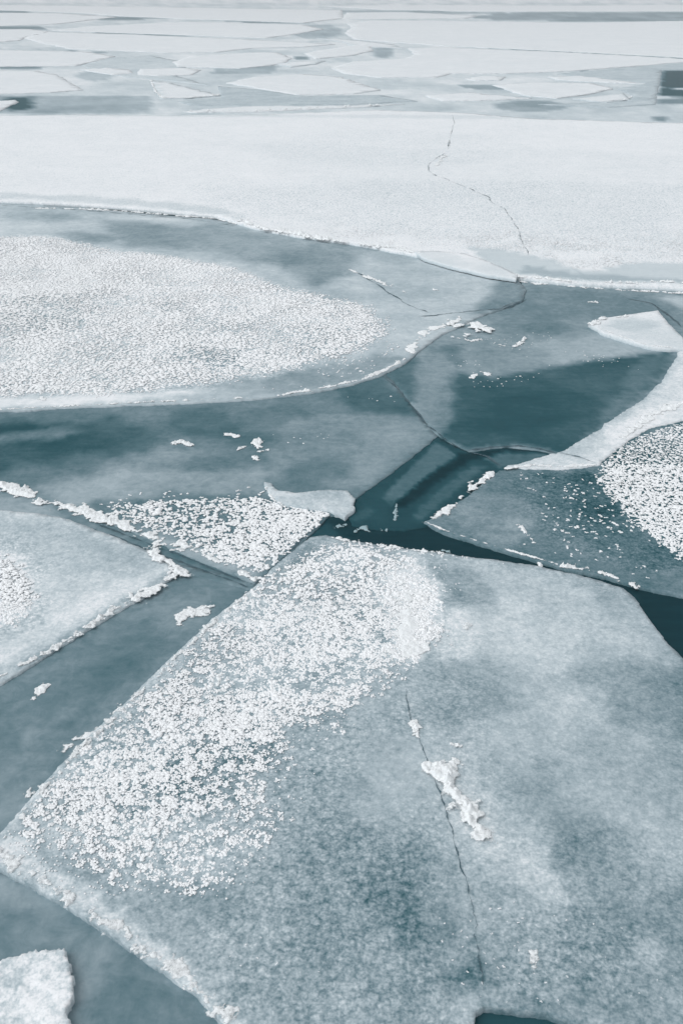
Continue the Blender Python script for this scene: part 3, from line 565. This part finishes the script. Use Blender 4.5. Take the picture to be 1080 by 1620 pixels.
# grey skim sheets among the far floes
o = plate('ice_sheet', G(160, 92, 240, 88, 300, 100, 280, 120, 330, 135, 250, 125, 200, 122, 150, 112, 130, 104), .02, M_SHEET, .78, [], step=5, seed=140, mott=.03)
tag(o, 'smooth pale grey skim ice between the distant left floes and the rounded floe', 'ice sheet')
o = plate('ice_sheet', G(345, 136, 420, 143, 480, 152, 600, 150, 660, 160, 560, 165, 400, 166, 300, 166, 280, 160, 350, 155), .02, M_SHEET, .73, [], step=5, seed=141, mott=.03)
tag(o, 'pale green-grey skim ice just below the diamond-shaped floe', 'ice sheet')
o = plate('ice_sheet', G(880, 117, 1000, 106, 1080, 98, 1400, 95, 1400, 108, 1046, 110, 1036, 165, 960, 170, 850, 165, 990, 160, 1000, 150, 975, 140, 1025, 132), .02, M_SHEET, .74, [], step=5, seed=142, mott=.03)
tag(o, 'grey skim ice at right between the tapering floe and the black water patch', 'ice sheet')

# ------------------------------------------------------------------ frost flower fields
scatter('frost_flowers', 0, [(.68, 26, 1, G(535, 868, 600, 874, 655, 895, 690, 960, 685, 1010, 640, 1055, 600, 1085, 520, 1130, 450, 1155, 440, 1210, 440, 1290, 400, 1345, 340, 1400, 230, 1405, 120, 1370, 40, 1335, 15, 1320, 80, 1250, 150, 1180, 215, 1115, 275, 1060, 345, 992, 415, 930, 470, 905, 500, 890)),
    (.45, 20, .8, G(300, 1040, 400, 950, 450, 930, 420, 1020, 340, 1090)), (1.0, 14, 1, G(605, 890, 665, 895, 695, 960, 690, 1010, 650, 1050, 615, 1040)), (.74, 25, .9, G(540, 880, 660, 890, 690, 1010, 560, 1110, 440, 1100, 400, 1010)), (.5, 12, .8, E(330, 1330, 90, 40, -20)), (.45, 8, .8, E(345, 1085, 20, 30, -50)), (.55, 10, .8, E(100, 1345, 60, 20, 20)), (.5, 16, .7, E(300, 1240, 120, 30, -25)), (.12, 10, .8, E(440, 1290, 20, 30)), (.06, 40, .5, E(520, 1250, 80, 100))],
    G(500, 850, 680, 860, 740, 1000, 560, 1180, 500, 1320, 360, 1420, 100, 1400, 0, 1330, 200, 1110, 400, 930), .035, .056, .056, 'countless white frost flowers covering the left half of the foreground floe', 31)
scatter('frost_flowers', 0, [(.85, 6, 1, G(175, 805, 250, 793, 400, 788, 522, 814, 465, 868, 412, 912, 350, 890, 280, 855, 210, 828)), (.18, 8, .7, G(150, 800, 250, 775, 420, 775, 420, 788, 250, 795, 180, 810)), (.55, 6, .6, E(210, 815, 30, 10, 20)), (.6, 6, .6, E(440, 885, 30, 10, -40))],
    G(130, 790, 300, 765, 450, 775, 523, 815, 402, 920, 270, 862), .037, .056, .018, 'white frost flowers filling the triangular corner of the grey sheet', 32)
scatter('frost_flowers', 0, [(.95, 6, 1, G(955, 735, 990, 705, 1040, 682, 1080, 672, 1500, 655, 1500, 930, 1080, 892, 1050, 872, 1015, 845, 985, 818, 960, 790, 942, 762)),
    (.10, 25, .7, G(820, 750, 940, 745, 1000, 830, 1090, 900, 1300, 930, 1300, 945, 1080, 930, 950, 895, 880, 860))],
    G(700, 830, 780, 750, 945, 738, 985, 702, 1080, 664, 1500, 640, 1500, 985, 1080, 938, 900, 898), .034, .046, .032, 'bright frost flowers on the dark right-hand floe, dense at the right edge', 33)
scatter('frost_flowers', 0, [(.80, 12, 1, G(-300, 378, 80, 378, 170, 396, 340, 420, 450, 456, 590, 491, 612, 520, 590, 548, 520, 575, 430, 598, 330, 608, 220, 622, -300, 640)),
    (.68, 14, .7, E(70, 500, 90, 30)), (.95, 12, .8, E(120, 430, 200, 30, 5)), (.9, 12, .6, E(520, 520, 70, 22)), (.12, 12, .5, G(400, 600, 610, 540, 640, 560, 600, 592, 430, 622))],
    G(-300, 368, 80, 370, 340, 408, 450, 440, 620, 480, 650, 540, 600, 590, 430, 625, 220, 634, -300, 646), .034, .051, .036, 'pale speckled frost cover of the broad mid-left floe', 34)
scatter('frost_flowers', 0, [(.9, 12, 1, E(-30, 935, 80, 60, 10)), (.5, 10, .7, E(20, 980, 20, 12))], G(-150, 860, 60, 870, 70, 1000, -150, 1050), .036, .056, .034, 'patch of frost flowers on the pale left floe at the margin', 35)
scatter('frost_flowers', .0, [(.8, 60, 1, G(300, 365, 600, 365, 1300, 385, 1300, 450, 300, 450)), (0, 3, 1, G(735, 397, 790, 400, 840, 411, 872, 417, 905, 432, 940, 437, 985, 424, 1080, 424, 1300, 430, 1300, 470, 1000, 452, 816, 440, 740, 420, 640, 395))],
    G(330, 330, 480, 310, 700, 310, 1300, 310, 1300, 425, 985, 424, 940, 437, 905, 432, 840, 411, 735, 397, 650, 396, 560, 378, 440, 362), .055, .034, .087, 'fine frost grains along the near side of the vast white floe', 36)
scatter('frost_flowers', 0, [(.34, 34, 1, G(535, 868, 600, 874, 665, 890, 710, 960, 705, 1020, 660, 1065, 600, 1105, 520, 1150, 460, 1175, 460, 1220, 460, 1290, 400, 1365, 340, 1415, 230, 1415, 120, 1385, 40, 1345, 10, 1330, 80, 1240, 275, 1055, 415, 925, 500, 880))],
    G(500, 850, 700, 860, 760, 1000, 560, 1200, 500, 1340, 360, 1440, 100, 1420, 0, 1330, 200, 1110, 400, 930), .022, .019, .057, 'fine loose frost crystals between the large ones on the foreground floe', 40, lod=1)
# crumbs
scatter('ice_crumbs', 0, [(.35, 5, 1, G(745, 605, 800, 600, 870, 582, 880, 590, 800, 612, 745, 618)), (.3, 5, 1, E(740, 575, 30, 12, 20)), (.25, 5, 1, E(820, 540, 60, 14, -5)), (.25, 5, 1, E(900, 580, 40, 5))],
    G(700, 520, 900, 520, 960, 590, 860, 620, 720, 620), .10, .026, .015, 'white crumbs strewn over the teal sheet above its dark window', 37, lod=1, noise=(1.2, 1), cat='ice crumbs')
scatter('ice_crumbs', 0, [(.4, 5, 1, E(520, 688, 26, 12)), (.3, 5, 1, E(590, 630, 90, 4, 5)), (.3, 6, .8, E(410, 690, 30, 10)), (.3, 6, .8, E(470, 700, 20, 10))],
    G(380, 640, 660, 620, 660, 720, 380, 730), .07, .026, .017, 'white crumbs strewn over the grey sheet beside the broken snow clump', 38, lod=1, noise=(1.2, 1), cat='ice crumbs')
scatter('ice_crumbs', 0, [(.4, 5, 1, G(520, 848, 640, 866, 760, 884, 900, 905, 900, 912, 640, 876, 520, 856)), (.25, 5, .8, E(620, 880, 90, 10, 8))],
    G(510, 848, 700, 875, 930, 914, 930, 925, 700, 895, 520, 870), .034, .032, .055, 'frosty crumbs along the upper edge of the foreground floe', 39, lod=4, noise=(1.2, 1), cat='ice crumbs')

scatter('ice_crumbs', 0, [(.5, 30, 1, G(640, 1440, 860, 1430, 1060, 1500, 1060, 1610, 780, 1590, 700, 1560)), (.5, 20, 1, E(420, 1500, 120, 60, 30))],
    G(300, 1400, 640, 1440, 860, 1420, 1075, 1480, 1075, 1700, 760, 1590, 400, 1600, 300, 1500), .09, .012, .057, 'sparse frost specks near the bottom of the foreground floe', 43, lod=4, noise=(1.5, 1), cat='ice crumbs')
scatter('ice_crumbs', 0, [(.4, 8, 1, G(840, 540, 990, 570, 1010, 590, 900, 580, 800, 560)), (.4, 5, 1, G(935, 700, 985, 650, 995, 655, 940, 705)), (.5, 5, 1, G(740, 530, 830, 545, 830, 556, 740, 545))],
    G(730, 520, 850, 530, 1040, 560, 1030, 650, 930, 712, 900, 700, 800, 570), .09, .026, .016, 'crumbs of white ice along the right part of the teal sheet', 44, lod=1, noise=(1.5, 1), cat='ice crumbs')
# ------------------------------------------------------------------ snow rims (parts) and cracks (parts)
Z1, Z2, Z8, Z9 = .016, .034, .055, .032
drift('snow_rim', G(-60, 752, 0, 768, 50, 786, 110, 803, 170, 822, 240, 850, 290, 872), 14, .05, Z1, S1, 71, rough=1.2, cut=-.15)
drift('snow_rim', G(120, 815, 150, 812, 175, 828), 9, .05, Z1, S1, 72)
drift('snow_rim', G(250, 862, 290, 862, 330, 880, 400, 915), 9, .04, Z1, S1, 73, rough=1.2)
drift('snow_rim', G(240, 868, 258, 885, 282, 902, 255, 925, 215, 945), 17, .06, Z9, S9, 74, rough=1.2, cov=.85)
drift('snow_rim', G(215, 945, 180, 965, 130, 998, 60, 1040, 0, 1072), 8, .03, Z9, S9, 75, rough=1.4, cut=.05, cov=.66)
drift('snow_rim', G(402, 930, 330, 992, 262, 1055, 200, 1116, 132, 1182, 62, 1255, 8, 1325), 7, .03, Z8, S8, 76, rough=1.4, cut=.2, cov=.7)
drift('snow_rim', G(-10, 1345, 60, 1385, 110, 1420, 190, 1475, 260, 1525, 320, 1575, 360, 1620), 17, .025, Z8, S8, 77, rough=1.3, cut=.1, nscale=1.4, cov=.66)
drift('snow_rim', G(520, 850, 600, 864, 700, 876), 6, .03, Z8, S8, 78, rough=1.5, cut=.2, cov=.8)
drift('snow_rim', G(672, 826, 700, 838, 760, 858, 830, 878, 880, 893), 5, .035, .030, S6, 79, rough=.5, cov=.85)
drift('snow_rim', G(880, 895, 920, 902, 960, 910, 990, 922, 1000, 928), 9, .05, .030, S6, 80, rough=1.2)
drift('snow_rim', G(672, 824, 700, 812, 722, 795, 745, 772, 775, 748), 11, .03, .030, S6, 81, rough=1.1, cov=.8)
drift('snow_rim', G(800, 741, 840, 736, 890, 738, 940, 735), 5, .02, .042, S7, 82, rough=1)
drift('snow_rim', G(990, 690, 1030, 655, 1080, 638, 1150, 630), 12, .03, .042, S7, 83, rough=1)
drift('snow_rim', G(935, 513, 950, 506, 968, 502, 990, 501), 7, .07, .07, S14, 84, rough=1)
drift('snow_rim', G(935, 514, 975, 530, 1020, 545, 1060, 550), 3, .03, .07, S14, 85, rough=1)
drift('snow_rim', G(-60, 652, 0, 648, 120, 642, 240, 636, 400, 629), 4, .03, Z2, S2, 86, rough=1.2, cut=.1, cov=.7)
drift('snow_rim', G(440, 626, 520, 612, 575, 600, 610, 585, 640, 568), 5, .04, Z2, S2, 87, rough=1.2, cut=.05)
drift('snow_rim', G(645, 560, 655, 545, 668, 528, 690, 518, 712, 513), 14, .035, Z2, S2, 88, rough=.9)
drift('snow_rim', G(420, 772, 430, 790, 445, 798), 5, .03, .045, S15, 89)
drift('snow_rim', G(380, 350, 420, 363, 470, 371, 520, 380, 600, 392), 6, .10, .085, S3, 90, rough=1.2)
drift('snow_rim', G(590, 388, 630, 394, 662, 402, 700, 408), 6, .08, .085, S3, 91, rough=.8)
drift('snow_rim', G(815, 438, 850, 440, 900, 446), 4, .08, .085, S3, 92, rough=1)
drift('snow_rim', G(820, 446, 900, 453, 980, 459, 1080, 464), 5, .03, .016, S4, 95, rough=1.6, cov=.8)
drift('snow_rim', G(950, 447, 1000, 448, 1040, 446, 1080, 448, 1200, 455), 6, .10, .085, S3, 93, rough=1.1)
drift('snow_rim', G(60, 330, 130, 331, 190, 334, 260, 340, 340, 346, 390, 358), 3, .05, Z2, S2, 94, rough=1.4)
ribbon('crack', G(714, 181, 717, 195, 713, 212, 712, 228, 706, 240, 690, 250, 678, 260, 678, 270, 695, 280, 718, 290, 745, 300, 770, 312, 795, 330, 812, 350, 820, 375, 835, 398, 838, 408), 2.0, .093, S3, 41, amp=3.5, cov=.35)
ribbon('crack', G(714, 212, 711, 238, 695, 250), 7, .0935, S3, 141, amp=4, cov=-.1)
ribbon('crack', G(640, 1090, 655, 1150, 675, 1200, 700, 1270, 722, 1340, 738, 1400, 752, 1460, 757, 1510, 764, 1570), 2.2, .064, S8, 42, amp=4, cov=.6)
ribbon('crack', G(602, 594, 630, 615, 652, 642, 672, 668, 700, 693, 738, 714), 3, .020, S4, 43, amp=2)
ribbon('crack', G(738, 714, 770, 722, 800, 742), 4, .018, S5, 44, amp=1)
ribbon('crack', G(735, 713, 780, 707, 820, 705, 850, 709, 885, 718), 5, .019, S4, 45, amp=1)
ribbon('crack', G(885, 716, 915, 722, 945, 734), 3.5, .048, S7, 46, amp=1)
ribbon('crack', G(100, 820, 180, 848, 260, 880, 330, 905, 396, 930), 3.5, .017, S10, 47, amp=2)
ribbon('crack', G(140, 822, 210, 850, 300, 884, 395, 924), 3, .017, S10, 48, amp=2)
ribbon('crack', G(0, 325, 100, 330, 200, 338, 300, 346, 380, 358), 3, .040, S2, 54, amp=2, cov=.4)
ribbon('crack', G(405, 928, 440, 888, 480, 850, 515, 820), 4, .022, S1, 49, amp=1.5)
ribbon('crack', G(660, 500, 690, 498, 740, 492, 790, 488, 828, 474), 3, .040, S2, 50, amp=3)
ribbon('crack', G(560, 430, 600, 452, 640, 480, 680, 495), 2.5, .040, S2, 51, amp=4)
ribbon('crack', G(832, 473, 806, 486, 780, 494, 752, 502), 6, .019, S4, 53, amp=2)
ribbon('crack', G(990, 472, 1030, 480, 1060, 500, 1080, 520), 3, .020, S4, 52, amp=3)

# ------------------------------------------------------------------ loose snow clumps resting on the ice
CL = 'snow clumps scattered on the ice'
def clump(px, w, h, z, seed, label, **kw):
    o = drift('snow_clump', px, w, h, z, None, seed, **kw)
    if o: tag(o, label, 'snow clump', CL)
clump(G(705, 1222, 712, 1250, 735, 1275, 752, 1300, 762, 1318), 26, .09, .058, 201, 'largest bright snow lump beside the long crack on the foreground floe')
clump(G(722, 1188, 718, 1205), 14, .05, .058, 202, 'soft snow lump just above the largest bright one')
clump(G(655, 1148, 662, 1168), 10, .04, .058, 203, 'small snow lump on the upper part of the long foreground crack')
clump(G(768, 1318, 788, 1345), 18, .012, .058, 218, 'thin smear of snow trailing below the largest bright lump', cut=.2, cov=.5)
clump(G(640, 930, 645, 970, 650, 1010, 638, 1045), 24, .018, .058, 204, 'long snow drift at the right border of the foreground frost field', rough=1.5, cov=.75)
clump(G(700, 1010, 735, 1000, 742, 990), 15, .03, .058, 205, 'soft snow patch right of the long foreground drift', cut=.1, cov=.55)
clump(G(352, 1062, 342, 1090, 330, 1110), 9, .03, .058, 206, 'narrow snow streak inside the foreground frost field', cut=.1)
clump(G(378, 712, 392, 704, 404, 700, 411, 714, 404, 726), 9, .05, .018, 307, 'broken white snow clump on the mid grey sheet', rough=1.25)
clump(G(276, 702, 288, 699, 300, 704), 7, .05, .018, 208, 'small oval snow clump left of the broken white clump')
clump(G(356, 686, 374, 690), 7, .03, .018, 209, 'small snow clump just above the broken white clump')
clump(G(285, 985, 292, 965, 315, 972, 335, 960), 11, .03, .012, 210, 'ragged snow patch in the grey refrozen channel near its top', rough=1.2, cov=.75)
clump(G(58, 1105, 72, 1085), 10, .03, .012, 211, 'small ragged snow patch low in the grey refrozen channel')
clump(G(100, 1190, 118, 1170, 150, 1160), 17, .02, .012, 212, 'faint snow patch against the foreground floe at the channel edge', rough=1.0, cut=.0, cov=.7)
clump(G(180, 1128, 198, 1110), 9, .03, .012, 213, 'snow patch clinging to the left edge of the foreground floe', rough=1.3)
clump(G(44, 1258, 52, 1240), 9, .02, .012, 214, 'lowest snow patch clinging to the left edge of the foreground floe', rough=1.3, cov=.7)
clump(G(712, 512, 730, 504, 750, 512, 762, 522, 735, 532), 16, .07, .036, 215, 'heap of crushed white ice at the right tip of the frosted mid-left floe', rough=1.2)
clump(G(725, 535, 745, 540, 760, 537), 4, .04, .016, 216, 'row of snow bits just under the heap of crushed ice', rough=1.2)
clump(G(815, 548, 825, 543, 828, 536), 4, .05, .016, 217, 'small sharp snow clump on the teal sheet', rough=1.2)
clump(G(790, 546, 800, 548), 3, .04, .016, 219, 'tiny snow clump left of the sharp one on the teal sheet')
clump(G(740, 600, 760, 588, 775, 594), 5, .03, .016, 220, 'sparse snow clump on the border of the dark window', rough=1.4)
clump(G(555, 428, 600, 446, 640, 462), 4, .04, .036, 221, 'broken snow ridge right of the smooth grey border', rough=1.7)
clump(G(685, 458, 698, 462), 4, .05, .036, 222, 'small snow clump near the right tip of the mid-left floe')
clump(G(930, 478, 945, 479), 3, .05, .016, 223, 'small flat snow clump above the white wedge')
clump(G(820, 830, 848, 863), 3, .02, .032, 224, 'tiny snow clump near the lower edge of the right floe', rough=1.6)
clump(G(820, 864, 830, 861), 4, .03, .032, 225, 'pair of snow bits by the white lower edge of the right floe')
clump(G(852, 892, 856, 902), 5, .06, .03, 226, 'snow tuft at the edge of the narrowing lead')
clump(G(60, 610, 68, 632), 8, .03, .036, 227, 'white snow lump near the left lower edge of the mid-left floe')
clump(G(840, 1505, 845, 1530), 12, .008, .060, 228, 'thin patch of rough frost at the bottom of the foreground floe', rough=.9, cut=.1, cov=.6)
clump(G(690, 262, 702, 245), 4, .03, .09, 229, 'low snow mound beside the bend of the wandering crack', rough=1.5)

# ------------------------------------------------------------------ wet lumps in the lead
def lump(px, w, seed, label):
    o = drift('ice_lump', px, w, .05, .006, None, seed, rough=1.0, mat=M_CLEAR)
    if o: tag(o, label, 'ice lump', 'wet ice lumps in the lead')
lump(G(530, 833, 545, 831), 6, 1, 'leftmost wet ice lump in the dark lead')
lump(G(562, 841, 574, 836, 585, 842), 5, 2, 'second wet ice lump from the left in the dark lead')
lump(G(596, 837, 612, 840), 5, 3, 'third wet ice lump in the lead, below the upright one')
lump(G(627, 800, 625, 812, 626, 824), 5, 4, 'upright wet ice lump standing off the young ice strip')
lump(G(700, 872, 710, 874), 4, 6, 'small wet lump low in the open lead')

# ------------------------------------------------------------------ the air over the ice
def haze_box():
    x, y0, y1, z0, z1 = 20000.0, -60.0, 30000.0, -1.0, 6.0
    V = [(-x, y0, z0), (x, y0, z0), (x, y1, z0), (-x, y1, z0), (-x, y0, z1), (x, y0, z1), (x, y1, z1), (-x, y1, z1)]
    F = [(0, 3, 2, 1), (4, 5, 6, 7), (0, 1, 5, 4), (1, 2, 6, 5), (2, 3, 7, 6), (3, 0, 4, 7)]
    m = bpy.data.materials.new('pale_air'); m.use_nodes = True; nt = m.node_tree; nt.nodes.clear()
    out = node(nt, 'OutputMaterial'); v = node(nt, 'VolumePrincipled'); nt.links.new(v.outputs[0], out.inputs['Volume'])
    v.inputs['Color'].default_value = (.93, .95, .97, 1); v.inputs['Density'].default_value = .0020
    o = link('haze', V, F, m, None, origin=(0, 0, 0)); tag(o, 'thin pale haze over the far ice', 'haze', None, 'stuff')
haze_box()
